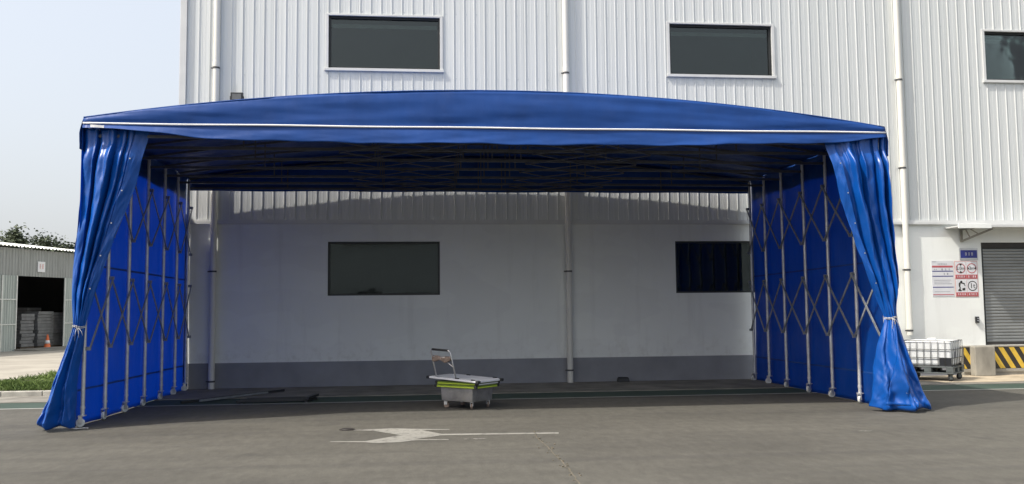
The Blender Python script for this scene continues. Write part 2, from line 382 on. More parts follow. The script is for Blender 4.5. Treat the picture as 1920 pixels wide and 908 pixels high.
mhe = empty('manhole_cover', (mh[0], mh[1], 0), 'small dark round cover set in the asphalt at the arrow tip', 'manhole cover')
MB().lathe([(0.10, 0.0), (0.10, 0.012), (0.095, 0.018), (0.02, 0.018)], n=28).build('lid', 'hblack', mhe, smooth=True, angle=30)
MB().lathe([(0.125, 0.0), (0.125, 0.008), (0.104, 0.010), (0.104, 0.0)], n=28)  .build('rim', 'hblack', mhe, smooth=True, angle=30)

# ------------------------------------------------------------------ warehouse
WX0, WX1, WTOP, WCL = -5.93, 42.0, 12.5, 4.10
wh = empty('warehouse', (WX0, FY, 0), 'long grey ribbed metal warehouse with white rendered lower wall', 'building')
def wpart(mb, name, mat, parent=wh, **k):
    # geometry given in world coordinates
    mb.v = [(x-WX0, y-FY, z) for x, y, z in mb.v]
    if parent is not wh:
        mb.v = [(x-parent.location.x, y-parent.location.y, z-parent.location.z) for x, y, z in mb.v]
    return mb.build(name, mat, parent, **k)
UW = [(-2.31+8.91*i, 2.83+(-0.02 if i else 0)) for i in range(5)]     # upper windows: left edge, width
UZ = (8.05, 9.42); LZ = (2.265, 3.62)
LW = [(-2.30, 2.80), (6.63, 2.80)]
DOORX = (15.13, 19.2); DOORZ = (0.80, 3.57)
# lower wall as blocks around openings (thickness 0.24)
T = 0.24
def wall_blocks():
    holes = [(x, x+w, *LZ) for x, w in LW] + [(DOORX[0], DOORX[1], DOORZ[0], DOORZ[1])]
    xs = sorted({WX0, WX1, *[h[0] for h in holes], *[h[1] for h in holes]})
    mb = MB()
    for a, b in zip(xs, xs[1:]):
        zs = [0, WCL]
        hs = [h for h in holes if h[0] <= a+1e-6 and h[1] >= b-1e-6]
        if hs:
            mb.b2((a, FY, 0), (b, FY+T, hs[0][2])); mb.b2((a, FY, hs[0][3]), (b, FY+T, WCL))
        else: mb.b2((a, FY, 0), (b, FY+T, WCL))
    return mb
wpart(wall_blocks(), 'lower_wall', 'wall')
kb = MB().b2((WX0-.004, FY-.006, 0.0), (14.3, FY+.1, 0.635)); wpart(kb, 'painted_plinth', 'kick')
sw = MB().b2((WX0, FY+T, 0), (WX0+.2, FY+30, WTOP)); sw.b2((WX1-.2, FY+T, 0), (WX1, FY+30, WTOP)); sw.b2((WX0, FY+30, 0), (WX1, FY+30.2, WTOP))
wpart(sw, 'side_and_rear_wall', 'clad')
wpart(MB().b2((WX0-.2, FY-.1, WTOP), (WX1+.2, FY+30.3, WTOP+.25)), 'roof', 'trim')
wpart(MB().b2((WX0, FY-.075, WCL-.015), (WX1, FY+.05, WCL+.07)).b2((WX0, FY-.105, WCL-.045), (WX1, FY-.072, WCL+.02)), 'drip_flashing', 'trim')
wpart(MB().b2((WX0-.03, FY-.09, WCL+.03), (WX0+.13, FY+.12, WTOP)), 'corner_flashing', 'trim', bevel=0.006)
# ribbed sheets: profile with narrow high ribs and two small stiffeners per pan
PITCH_R = 0.2665; NR = 4
prof = []
for k in range(NR):
    x = k*PITCH_R
    prof += [(x, 0.0), (x+.034, 0.0), (x+.040, .020), (x+.056, .020), (x+.062, 0.0), (x+.110, 0.0), (x+.114, .0025), (x+.128, .0025), (x+.132, 0.0), (x+.19, 0.0), (x+.194, .0025), (x+.208, .0025), (x+.212, 0.0)]
prof.append((NR*PITCH_R, 0.0))
SW = NR*PITCH_R
def sheet_mesh(x0):
    """one cladding sheet starting at world x0, cut around the windows"""
    wins = [(x, x+w) for x, w in UW if x < x0+SW and x+w > x0]
    mb = MB()
    def strip(xa, ya, xb, yb, z0, z1):
        mb.add([(xa, -ya, z0), (xb, -yb, z0), (xb, -yb, z1), (xa, -ya, z1)], [(0, 1, 2, 3)])
    for (xa, ya), (xb, yb) in zip(prof, prof[1:]):
        cuts = [(xa, ya)]
        for w0, w1 in wins:
            for c in (w0-x0, w1-x0):
                if xa+1e-5 < c < xb-1e-5: cuts.append((c, ya+(yb-ya)*(c-xa)/(xb-xa)))
        cuts.append((xb, yb)); cuts.sort()
        for (ca, cya), (cb, cyb) in zip(cuts, cuts[1:]):
            mid = x0+(ca+cb)/2
            if any(w0 < mid < w1 for w0, w1 in wins):
                strip(ca, cya, cb, cyb, WCL+.05, UZ[0]); strip(ca, cya, cb, cyb, UZ[1], WTOP)
            else: strip(ca, cya, cb, cyb, WCL+.05, WTOP)
    # screw heads
    for zz in (5.35, 6.6, 7.85, 9.55, 10.8):
        for k in range(NR):
            cx = k*PITCH_R+.10
            if any(w0-.05 < x0+cx < w1+.05 for w0, w1 in wins) and UZ[0]-.1 < zz < UZ[1]+.1: continue
            mb.box((cx, -.004, zz), (.018, .012, .018))
    return mb
plain = None; x = WX0+.10; i = 0
while x < 27:
    has = any(wx < x+SW and wx+w > x for wx, w in UW)
    if has or plain is None:
        o = sheet_mesh(x).build('cladding_sheet', 'clad', wh, loc=(x-WX0, -.012-.003*(i % 2), 0))
        if not has: plain = o
    else: inst(plain, wh, (x-WX0, -.012-.003*(i % 2), 0), name='cladding_sheet')
    x += SW; i += 1
wpart(MB().b2((x, FY-.02, WCL+.05), (WX1, FY, WTOP)), 'far_cladding', 'clad')
# backing behind the cladding, with openings
mb = MB(); xs = [WX0+.02] + [v for a, w in UW for v in (a, a+w)] + [WX1-.21]
mb.b2((WX0+.02, FY+.01, WCL), (WX1-.21, FY+.2, UZ[0])); mb.b2((WX0+.02, FY+.01, UZ[1]), (WX1-.21, FY+.2, WTOP-.01))
for a, b in zip(xs[0::2], xs[1::2]): mb.b2((a, FY+.01, UZ[0]), (b, FY+.2, UZ[1]))
wpart(mb, 'wall_lining', 'room')
def window(x, w, z0, z1, upper):
    e = bpy.data.objects.new('window', None); COL.objects.link(e); e.parent = wh; e.location = (x-WX0, 0, z0)
    h = z1-z0
    if upper:
        fl = MB(); q = .075
        fl.b2((-q, -.050, h), (w+q, .03, h+.055)).b2((-q, -.050, 0), (-.001, .03, h-.001)).b2((w+.001, -.050, 0), (w+q, .03, h-.001))
        fl.build('flashing', 'trim', e, bevel=.005)
        MB().b2((-.10, -.085, -.075), (w+.10, .03, -.003)).build('sill', 'trim', e, bevel=.006)
    dep = .10
    fr = MB(); q = .05
    fr.b2((0, dep-.06, h-q), (w, dep+.03, h)).b2((0, dep-.06, 0), (w, dep+.03, q)).b2((0, dep-.06, q), (q, dep+.03, h-q)).b2((w-q, dep-.06, q), (w, dep+.03, h-q))
    if not upper: fr.b2((w*.5-.0, dep-.02, q), (w*.5+.0, dep, h-q)) if False else None
    fr.build('frame', 'win_frame', e, bevel=.004)
    MB().b2((q, dep-.006, q), (w-q, dep+.006, h-q)).build('pane', 'glass', e)
    # dim room behind the pane
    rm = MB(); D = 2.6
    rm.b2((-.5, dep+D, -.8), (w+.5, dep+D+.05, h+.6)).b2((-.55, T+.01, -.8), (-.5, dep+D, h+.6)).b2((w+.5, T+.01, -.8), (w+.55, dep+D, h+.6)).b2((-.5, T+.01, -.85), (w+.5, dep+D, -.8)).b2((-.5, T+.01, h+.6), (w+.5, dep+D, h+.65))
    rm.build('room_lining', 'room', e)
    if upper:
        MB().b2((.08, dep+.03, h-.27), (w-.08, dep+.05, h-.17)).build('reflection_strip', 'refl_strip', e)  # pale bar behind the pane, imitates a strip of reflected light
    return e
for i, (x, w) in enumerate(UW[:3]): window(x, w, *UZ, True)
for i, (x, w) in enumerate(LW):
    e = window(x, w, *LZ, False)
    if i == 0:
        pass
# downpipes
def downpipe(x, ztop, zbot, label, clamps, yc=FY-.115):
    e = empty('downpipe', (x, yc, zbot), label, 'downpipe', 'downpipes on the warehouse front')
    mb = MB().tube([(0, 0, ztop-zbot), (0, 0, .0)], .078, 18); mb.build('pipe', 'pvc', e, smooth=True, angle=40)
    for z in clamps:
        MB().tube([(0, 0, z-zbot-.02), (0, 0, z-zbot+.02)], .086, 18).b2((-.015, .06, z-zbot-.015), (.015, FY-yc+.0, z-zbot+.015)).b2((-.13, -.012, z-zbot-.015), (-.07, .012, z-zbot+.015)).build('clamp', 'clamp', e)
        if z > 1: MB().tube([(0, 0, z-zbot+.03), (0, 0, z-zbot+.16)], .087, 18).build('socket', 'pvc', e, smooth=True, angle=40)
    return e
downpipe(-5.06, 12.4, .02, 'white downpipe at the left corner of the warehouse', (7.97, 5.5, 2.88, .2))
downpipe(3.79, 12.4, .02, 'white downpipe between the two lower windows', (8.0, 5.5, 2.84, .33))
downpipe(12.93, 12.4, 1.10, 'white downpipe ending above the white caged tank', (7.98, 5.57, 2.83, 1.22))
# floodlight behind the tent roof
fl = empty('floodlight', (-4.53, FY-.05, 7.22), 'small dark square floodlight on the cladding above the tent', 'floodlight')
MB().b2((-.15, -.20, -.10), (.15, -.12, .11)).build('housing', 'black', fl, bevel=.01)
MB().b2((-.11, -.208, -.07), (.11, -.201, .07)).build('lens', 'cage', fl)
MB().b2((-.17, -.16, -.14), (.17, -.02, -.12)).b2((-.17, -.17, -.14), (-.155, -.14, .02)).b2((.155, -.17, -.14), (.17, -.14, .02)).build('bracket', 'black', fl)

# ------------------------------------------------------------------ dock door on the right
sh = empty('roller_shutter', (DOORX[0], FY, DOORZ[0]), 'grey slatted roller shutter above the striped dock', 'shutter')
dw = DOORX[1]-DOORX[0]; ns = 30; hh = (DOORZ[1]-DOORZ[0]-.22)/ns
sl = MB(); pf = [(0, 0), (.012, .010), (.020, .35*hh), (.016, .75*hh), (.004, .97*hh)]
for (a, za), (b, zb) in zip(pf, pf[1:]): sl.add([(0, -a, za), (dw, -a, za), (dw, -b, zb), (0, -b, zb)], [(0, 1, 2, 3)])
s0 = None
for k in range(ns):
    if s0 is None: s0 = sl.build('slat', 'shutter', sh, smooth=True, loc=(0, .13, .07+k*hh))
    else: inst(s0, sh, (0, .13+random.uniform(-.002, .002), .07+k*hh))
MB().b2((0, .10, 0), (dw, .16, .068)).build('bottom_bar', 'hblack', sh)
MB().b2((0, .04, ns*hh+.075), (dw, .22, DOORZ[1]-DOORZ[0]-.001)).build('lintel_box', 'hblack', sh)
MB().b2((0.001, .02, 0), (.06, .09, ns*hh+.07)).build('guide_rail', 'win_frame', sh)
MB().b2((0, .17, 0), (dw, .22, ns*hh+.07)).build('backing', 'room', sh)
# canopy
cn = empty('door_canopy', (14.1, FY, 3.9), 'thin white metal canopy on steel brackets over the shutter', 'canopy')
MB().b2((0, -.62, .04), (5.6, -.02, .075)).build('roof_sheet', 'trim', cn)
MB().b2((-.01, -.66, .0), (.92, -.625, .12)).build('light_fascia', 'wall', cn, bevel=.005)
MB().b2((.925, -.655, .03), (5.6, -.625, .10)).build('fascia', 'trim', cn, bevel=.005)
for bx in (.45, 2.9, 5.2):
    br = MB().bar((bx, -.05, -.30), (bx+.55, -.58, .0), .05).bar((bx, -.05, -.32), (bx, -.05, .03), .05).bar((bx, -.05, .012), (bx, -.6, .012), .04)
    for q in (.3, .6): br.bar((bx+.5*q, -.05-.5*q, -.30+.28*q), (bx+.1*q, -.05-.5*q, .01), .022)
    br.build('bracket', 'block', cn)
# dock edge
dk = empty('dock_platform', (14.30, FY, 0), 'low loading dock with yellow and black hazard boards', 'loading dock')
MB().b2((0, -.24, 0.0), (9, -.012, .765)).build('platform', 'block', dk, bevel=.015)
MB().b2((-.02, -.27, .765), (9, -.005, .80)).build('edge_plate', 'block', dk, bevel=.006)
def hazard(x0, x1, z0, z1):
    bd = MB().b2((x0, -.258, z0), (x1, -.242, z1)).build('hazard_board', 'hblack', dk)
    h = z1-z0; step = .30; w = .145; sk = .34; k = 0; x = x0-sk-.06
    while x < x1:
        poly = [(x+sk*0, z1), (x+w, z1), (x+w+sk, z0), (x+sk, z0)]
        # clip to board in x
        def clip(P, c, keep):
            out = []
            for i in range(len(P)):
                a, b = P[i], P[(i+1) % len(P)]
                ia, ib = keep(a[0]-c), keep(b[0]-c)
                if ia: out.append(a)
                if ia != ib:
                    t = (c-a[0])/(b[0]-a[0]); out.append((c, a[1]+(b[1]-a[1])*t))
            return out
        P = clip(poly, x0+.005, lambda d: d >= 0)
        if P: P = clip(P, x1-.005, lambda d: d <= 0)
        if len(P) > 2:
            mb = MB().add([(a, -.2612, b) for a, b in P], [tuple(range(len(P)))])
            mb.build('stripe', 'yellow', bd)
        x += step
hazard(.02, .45, .20, .755); hazard(.80, 3.6, .20, .755)
MB().b2((.01, -.265, .10), (9, -.242, .185)).build('kick_rail', 'block', dk, bevel=.01)
bk = empty('concrete_block', (14.755, FY-.40, .02), 'weathered square concrete block standing against the striped dock', 'concrete block', rz=math.radians(-4))
MB().box((0, 0, .385), (.54, .26, .77)).build('block', 'block', bk, bevel=.02)
# signs
def glyphs(mb, x, z, w, h, n, y=-.012, seed=1):
    """n small made-up brush marks standing in for print too small to read"""
    rnd = random.Random(seed); cw = w/n
    for k in range(n):
        cx = x+cw*(k+.5); s = min(cw*.8, h)
        for q in range(3): mb.b2((cx-s*.42*rnd.uniform(.6, 1), y, z-h*.4+q*h*.36), (cx+s*.42*rnd.uniform(.6, 1), y+.003, z-h*.4+q*h*.36+h*.11))
        for q in range(2): mb.b2((cx+s*rnd.uniform(-.3, .3)-s*.06, y-.0005, z-h*.42), (cx+s*rnd.uniform(-.3, .3)*0+s*.06, y+.002, z+h*.42))
    return mb
bs = empty('blue_sign', (14.49, FY-.002, 3.10), 'small dark blue door sign in a silver frame beside the shutter', 'sign')
MB().b2((0, -.02, 0), (.53, 0, .31)).build('frame', 'silver', bs, bevel=.004)
MB().b2((.03, -.026, .05), (.50, -.021, .26)).build('panel', 'sign_blue', bs)
glyphs(MB(), .13, .155, .27, .085, 3, y=-.030, seed=4).build('lettering', 'sign_white', bs)
nb = empty('notice_board', (13.68, FY-.002, 2.12), 'white notice sheet with thin red and blue bars', 'notice')
MB().b2((0, -.008, 0), (.62, 0, .96)).build('sheet', 'sign_white', nb)
for z, m_, h_ in ((.775, 'sign_red', .05), (.665, 'sign_blue', .022), (.53, 'sign_blue', .022), (.235, 'sign_blue', .022), (.035, 'sign_red', .022)):
    MB().b2((.015, -.011, z), (.605, -.0085, z+h_)).build('bar', m_, nb)
glyphs(MB(), .17, .87, .27, .038, 6, seed=2).build('title', 'sign_grey', nb)
glyphs(MB(), .25, .725, .30, .055, 3, seed=3).build('line_of_print', 'sign_grey', nb)
glyphs(MB(), .30, .605, .20, .055, 2, seed=8).build('line_of_print', 'sign_grey', nb)
glyphs(MB(), .06, .725, .1, .03, 2, seed=5).build('line_of_print', 'sign_grey', nb)
glyphs(MB(), .02, .935, .12, .025, 4, seed=6).build('line_of_print', 'sign_grey', nb)
MB().b2((.06, -.0105, .33), (.56, -.0085, .345)).b2((.06, -.0105, .38), (.5, -.0085, .392)).b2((.06, -.0105, .43), (.54, -.0085, .442)).b2((.06, -.0105, .12), (.5, -.0085, .13)).build('small_print', 'sign_grey', nb)
ws = empty('warning_sign', (14.335, FY-.002, 2.10), 'four part warning sign with round limits 2.0m and 1t', 'sign')
MB().b2((0, -.008, 0), (.66, 0, .97)).build('board', 'sign_pink', ws)
def ring(mb, cx, cz, r, w, y):
    n = 32
    for k in range(n):
        a, b = 2*PI*k/n, 2*PI*(k+1)/n
        mb.add([(cx+math.cos(a)*r, y, cz+math.sin(a)*r), (cx+math.cos(b)*r, y, cz+math.sin(b)*r), (cx+math.cos(b)*(r-w), y, cz+math.sin(b)*(r-w)), (cx+math.cos(a)*(r-w), y, cz+math.sin(a)*(r-w))], [(0, 1, 2, 3)])
    return mb
for ix in (0, 1):
    for iz in (0, 1):
        x0 = .018+ix*.318; z0 = .02+iz*.475
        tl = MB().b2((x0, -.011, z0), (x0+.306, -.0085, z0+.455)).build('tile', 'sign_white' if iz == 0 else 'sign_white', ws)
        MB().b2((x0, -.014, z0), (x0+.306, -.0115, z0+.105)).build('caption_bar', 'sign_red', tl)
        glyphs(MB(), x0+.03, z0+.052, .246, .06, 4, y=-.018, seed=ix*2+iz+9).build('caption', 'sign_white', tl)
        cx, cz = x0+.153, z0+.275
        if (ix, iz) != (0, 0): ring(MB(), cx, cz, .135, .022, -.0135).build('ring', 'sign_red' if iz else 'hblack', tl)
        tri = MB()
        if (ix, iz) == (0, 1):
            for s in (-1, 1): tri.add([(cx-.05, -.0150, cz+s*.125), (cx+.05, -.0150, cz+s*.125), (cx, -.0150, cz+s*.065)], [(0, 1, 2)])
            text_mesh('figure', '2.0m', .125, 'hblack', tl, (cx, -.0145, cz))
        elif (ix, iz) == (1, 1):
            for s in (-1, 1): tri.add([(cx+s*.125, -.0150, cz-.05), (cx+s*.125, -.0150, cz+.05), (cx+s*.07, -.0150, cz)], [(0, 1, 2)])
            text_mesh('figure', '3m', .125, 'hblack', tl, (cx, -.0145, cz))
        elif (ix, iz) == (1, 0):
            text_mesh('figure', '1t', .19, 'hblack', tl, (cx, -.0145, cz))
        else:
            # bending worker pictogram
            tri = MB()
            def flat(P): tri.add([(a+cx, -.0150, b+cz) for a, b in P], [tuple(range(len(P)))])
            flat([(-.03, .13), (.0, .145), (.03, .13), (.035, .10), (.0, .085), (-.03, .10)])
            flat([(-.05, .10), (-.02, .085), (-.035, .0), (-.02, -.07), (-.05, -.07), (-.075, .0), (-.075, .07)])
            flat([(-.06, .08), (.09, .05), (.10, .075), (-.02, .105)]); flat([(-.05, -.06), (.01, -.13), (-.02, -.14), (-.10, -.13), (-.10, -.115)])
            flat([(.03, -.06), (.11, -.05), (.10, -.12), (.02, -.12)]); flat([(.08, .06), (.12, .0), (.10, -.005), (.065, .05)])
        if tri.v and (ix, iz) == (0, 0): tri.build('pictogram', 'hblack', tl)
        elif tri.v:
            for q in range(2):
                t1 = MB(); t1.add(tri.v[q*3:q*3+3], [(0, 1, 2)]); t1.build('triangle', 'hblack', tl)
sb = empty('door_control_box', (14.895, FY-.002, 1.40), 'small black push button box on the white wall by the shutter', 'switch box')
MB().b2((-.045, -.07, 0), (.045, 0, .17)).build('housing', 'black', sb, bevel=.01)
MB().lathe([(.018, -.085), (.018, -.07)], (0.0, 0, .12), 12, 'y').lathe([(.018, -.085), (.018, -.07)], (0.0, 0, .06), 12, 'y').build('button', 'sign_grey', sb)
# black pump box at the wall foot
pb = empty('rodent_box', (5.14, FY-.18, .02), 'low black plastic box at the foot of the grey plinth', 'box')
MB().add([(-.15, -.10, 0), (.15, -.10, 0), (.15, .10, 0), (-.15, .10, 0), (-.13, -.07, .10), (.13, -.07, .10), (.13, .09, .10), (-.13, .09, .10)], [(3, 2, 1, 0), (4, 5, 6, 7), (0, 1, 5, 4), (1, 2, 6, 5), (2, 3, 7, 6), (3, 0, 4, 7)]).build('body', 'black', pb, bevel=.012)
MB().b2((-.12, -.06, .101), (.12, .08, .115)).build('lid', 'black', pb, bevel=.005)

# ------------------------------------------------------------------ unseen building added behind the camera to darken the lower window reflections
ob = empty('added_reflection_building', (0, -60, 0), 'plain grey unseen building added for the lower windows to reflect', 'building')
MB().b2((-60, -14, 0), (60, 0, 10.0)).build('wall', 'clad', ob); MB().b2((-60.5, -14.5, 10.0), (60.5, .6, 10.4)).build('roof', 'trim', ob)
w0 = None
for k in range(-9, 10):
    if w0 is None: w0 = MB().b2((-1.6, .001, 2.0), (1.6, .05, 4.0)).build('window', 'win_frame', ob, loc=(k*6.2, 0, 0))
    else: inst(w0, ob, (k*6.2, 0, 0))

# ------------------------------------------------------------------ tent
TX0, TX1 = -5.60, 8.53; TC = (TX0+TX1)/2; TH = (TX1-TX0)/2
FYS = [15.55, 16.60, 17.75, 18.86, 20.05, 21.10, 22.06]
ZE, RISE = 5.17, 0.57
YF, YR = 15.38, 22.12
def arch(x): d = (x-TC)/(TH+.05); return ZE + RISE*(1-d*d)
tent = empty('storage_tent', (TC, YF, 0), 'big blue retractable tent with arched roof and tied back curtains', 'tent')
def tpart(mb, name, mat, parent=tent, **k):
    ox, oy, oz = TC, YF, 0
    if parent is not tent: ox += parent.location.x; oy += parent.location.y; oz += parent.location.z
    mb.v = [(x-ox, y-oy, z-oz) for x, y, z in mb.v]; return mb.build(name, mat, parent, **k)
def on_tent(p): return (p[0]-TC, p[1]-YF, p[2])
# roof cover
def roof_fn(u, v):
    s = (u-.5)*2; over = 0
    y = YF + (YR+.03-YF)*v
    sag = 0
    for a, b in zip(FYS, FYS[1:]):
        if a <= y <= b: sag = .045*math.sin(PI*(y-a)/(b-a))
    x = TC + s*(TH+.045)
    z = arch(min(max(x, TX0-.05), TX1+.05)) + .02 - sag + .008*fbm(x*1.1, y*1.4, 2)
    return (x, y, z)
tpart(MB().grid(roof_fn, 90, 48), 'roof_cover', 'tarp_roof', smooth=True, solid=.006)
# side flaps hanging from the roof edge, and the side walls
for sgn, xo in ((-1, TX0), (1, TX1)):
    def flap(u, v, sgn=sgn, xo=xo):
        y = YF + (YR-YF)*u; z = ZE+.02 - v*.52
        return (xo + sgn*(.045+.06*min(1,v*2)+.010*fbm(y*2.2, v*2, 5)), y, z + .025*math.sin(y*3.1)*v)
    tpart(MB().grid(flap, 80, 8), 'side_flap', 'tarp_roof', smooth=True, solid=.005)
    def wall(u, v, sgn=sgn, xo=xo):
        y = YF+.02 + (YR-YF-.02)*u; z = 5.12*(1-v) + .010*v
        ph = 0
        for a, b in zip(FYS, FYS[1:]):
            if a <= y <= b: ph = math.sin(PI*(y-a)/(b-a))
        x = xo + sgn*(.075 + .045*ph*(.35+.65*v) + .014*fbm(y*1.7, z*.9, 8+sgn)*(.4+v*.6))
        if v > .97: z += .003*math.sin(y*2.9)
        return (x, y, z)
    wo_ = tpart(MB().grid(wall, 120, 60), 'side_wall', 'tarp', smooth=True, solid=.004)
    # welded seams across the wall and skirt ties
    for zs in (2.75, .62):
        def seam(u, v, zs=zs, sgn=sgn, xo=xo):
            a = wall(u, (5.12-(zs-.035*v))/(5.10)); return (a[0]-sgn*.006, a[1], zs-.035*v - (.06*u if zs > 2 else 0))
        MB_ = MB().grid(seam, 60, 1); MB_.v = [(x-TC, y-YF, z) for x, y, z in MB_.v]; MB_.build('welded_seam', 'tarp_roof', wo_, smooth=True)
rfl = MB().grid(lambda u, v: (TX0-.10+.02*math.sin(v*5+u*3)+.03*u, YR-.04+.355*u, 4.28*(1-v)+.03*v), 6, 30); tpart(rfl, 'rear_flap', 'tarp_roof', smooth=True, solid=.005)
# gable ends
VAL = [(-5.75, 5.02), (-4.75, 4.95), (-3.52, 4.84), (-2.18, 4.80), (0.68, 4.79), (3.94, 4.79), (6.43, 4.84), (7.56, 4.89), (8.70, 5.0)]
VX, VZ = np.array(VAL).T
def gable(u, v):
    x = TX0-.045 + (TH*2+.09)*u
    zt = arch(min(max(x, TX0-.05), TX1+.05))+.015; zm = 5.085; zb = float(np.interp(x, VX, VZ)) + .012*math.sin(x*2.3) + .006*math.sin(x*7)
    if v < .5: z = zt + (zm-zt)*v*2
    else: z = zm + (zb-zm)*(v-.5)*2
    wv = 2*v if v < .5 else 1
    y = YF - .012 - .012*fbm(x*.8, z*6, 1)*(1-abs(1-2*v)) 
    if v > .5: q = (v-.5)*2; y -= .05*q*(1+.5*math.sin(x*1.3+1))+.018*fbm(x*1.4, z*7, 4)*q
    else: y -= .02*math.sin(PI*min(1, v*2))*(1+.4*math.sin(x*.9)) + .009*fbm(x*.9+z*3, z*12, 9)
    return (x, y, z)
ga = tpart(MB().grid(gable, 180, 24), 'front_gable', 'tarp_roof', smooth=True, solid=.004)
pp = MB().tube([(x, YF-.03, 5.085+.004*math.sin(x*1.9)) for x in np.linspace(TX0-.045, TX1+.045, 60)], .017, 8); tpart(pp, 'white_piping', 'piping', smooth=True)
ep = MB().tube([(x, YF-.008, arch(min(max(x, TX0-.05), TX1+.05))+.02) for x in np.linspace(TX0-.045, TX1+.045, 60)], .013, 8); tpart(ep, 'roof_edge_rope', 'tarp_roof', smooth=True)
pt = MB().grid(lambda u, v: (TX0+.09+.22*u, YF-.075-.006*math.sin(u*5), 5.055-.012*u-.045*v+.02*math.sin(v*3)*u), 8, 4); tpart(pt, 'glare_patch', 'piping', smooth=True)  # glare spot at the valance corner, modelled as a small white patch
def rgable(u, v):
    x = TX0-.05 + (TH*2+.10)*u; zt = arch(min(max(x, TX0-.05), TX1+.05))+.035; zb = 4.845+.008*math.sin(x*2.1)
    return (x, YR+.01+.02*fbm(x, v*4, 6), zt+(zb-zt)*v)
tpart(MB().grid(rgable, 90, 8), 'rear_gable', 'tarp_roof', smooth=True, solid=.004)
# frames
leg_mesh = MB().tube([(0, 0, .20), (0, 0, 5.12)], .034, 16).tube([(0, 0, .30), (0, 0, .34)], .041, 16).b2((-.05, -.05, .185), (.05, .05, .20))
wheel_mb = MB().lathe([(.03, -.024), (.062, -.024), (.072, -.016), (.072, .016), (.062, .024), (.03, .024)], (0, 0, 0), 22, 'y')
fork_mb = MB().b2((-.03, -.040, -.01), (.03, -.030, .11)).b2((-.03, .030, -.01), (.03, .040, .11)).b2((-.035, -.042, .098), (.035, .042, .112)).tube([(0, -.045, 0), (0, .045, 0)], .012, 8)
leg0 = wheel0 = fork0 = None
for i, y in enumerate(FYS):
    for sgn, x in ((-1, TX0), (1, TX1)):
        rz = random.uniform(-.7, .7) + (0.35 if sgn > 0 else .9)
        if leg0 is None:
            leg0 = leg_mesh.build('leg', 'steel', tent, loc=on_tent((x, y, 0)), smooth=True, angle=40)
            wheel0 = wheel_mb.build('wheel', 'white_wheel', leg0, smooth=True, angle=35); fork0 = fork_mb.build('caster_fork', 'silver', leg0)
            lg, wl, fk = leg0, wheel0, fork0
        else:
            lg = inst(leg0, tent, on_tent((x, y, 0)), name='leg'); wl = inst(wheel0, lg); fk = inst(fork0, lg)
        for o in (wl, fk): o.location = (-.03*math.cos(rz), -.03*math.sin(rz), .0745); o.rotation_euler = (0, 0, rz)
    # roof truss: bottom chord, arched top chord and web
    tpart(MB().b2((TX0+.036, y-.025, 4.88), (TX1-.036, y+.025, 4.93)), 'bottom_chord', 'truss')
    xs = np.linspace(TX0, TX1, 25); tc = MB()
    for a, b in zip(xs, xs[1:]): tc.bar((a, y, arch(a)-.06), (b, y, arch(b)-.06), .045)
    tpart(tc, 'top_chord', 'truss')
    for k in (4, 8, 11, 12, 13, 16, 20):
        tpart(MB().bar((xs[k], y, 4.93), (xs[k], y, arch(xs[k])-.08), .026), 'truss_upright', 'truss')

# scissor bars between neighbouring legs, two rows a side, and between trusses in the roof
for sgn, x in ((-1, TX0), (1, TX1)):
    xi = x - sgn*.065
    for zb, zt in ((1.30, 2.52), (3.28, 4.42)):
        for a, b in zip(FYS, FYS[1:]):
            tpart(MB().bar((xi, a, zt), (xi, b, zb), .016, .045), 'scissor_bar', 'dark_steel')
            tpart(MB().bar((xi-sgn*.028, a, zb), (xi-sgn*.028, b, zt), .016, .045), 'scissor_bar', 'dark_steel')
        for y in FYS:
            for zz in (zt, zb): tpart(MB().b2((xi-.04, y-.022, zz-.03), (xi+.04, y+.022, zz+.03)), 'pivot_bracket', 'dark_steel')
for cx in (-.35, 3.3):
    for a, b in zip(FYS, FYS[1:]):
        for q in (-1.15, 0):
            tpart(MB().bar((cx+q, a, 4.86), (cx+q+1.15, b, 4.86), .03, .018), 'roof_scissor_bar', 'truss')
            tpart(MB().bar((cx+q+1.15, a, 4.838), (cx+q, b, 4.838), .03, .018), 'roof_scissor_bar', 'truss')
# curtains
def interp(tab, z):
    t = sorted(tab); return float(np.interp(z, [p[0] for p in t], [p[1] for p in t]))
def smooth_tab(tab):
    zs = np.linspace(0, 5.1, 103); v = np.array([interp(tab, z) for z in zs])
    for _ in range(3): v[1:-1] = (v[:-2]+2*v[1:-1]+v[2:])/4
    return zs, v
CURT = {
 -1: dict(outer=[(5.05, -5.74), (4.81, -5.72), (4.02, -5.73), (3.3, -5.76), (2.67, -5.80), (1.96, -5.77), (1.66, -5.735), (1.34, -5.82), (.91, -5.95), (.02, -6.22)],
          inner=[(5.05, -4.60), (4.92, -4.62), (4.02, -4.82), (3.21, -5.10), (2.31, -5.38), (1.66, -5.55), (1.34, -5.57), (.9, -5.63), (.02, -5.66)], seed=1, y0=15.42, nf=3.9),
  1: dict(outer=[(5.05, 8.66), (4.96, 8.64), (4.09, 8.66), (3.29, 8.70), (2.41, 8.72), (1.66, 8.64), (1.24, 8.76), (.66, 8.97), (.02, 9.19)],
          inner=[(5.05, 7.43), (4.87, 7.45), (3.88, 7.67), (3.1, 7.90), (2.41, 8.13), (1.66, 8.42), (1.15, 8.24), (.67, 8.16), (.02, 8.07)], seed=5, y0=15.36, nf=3.9)}
ZTIE = 1.66
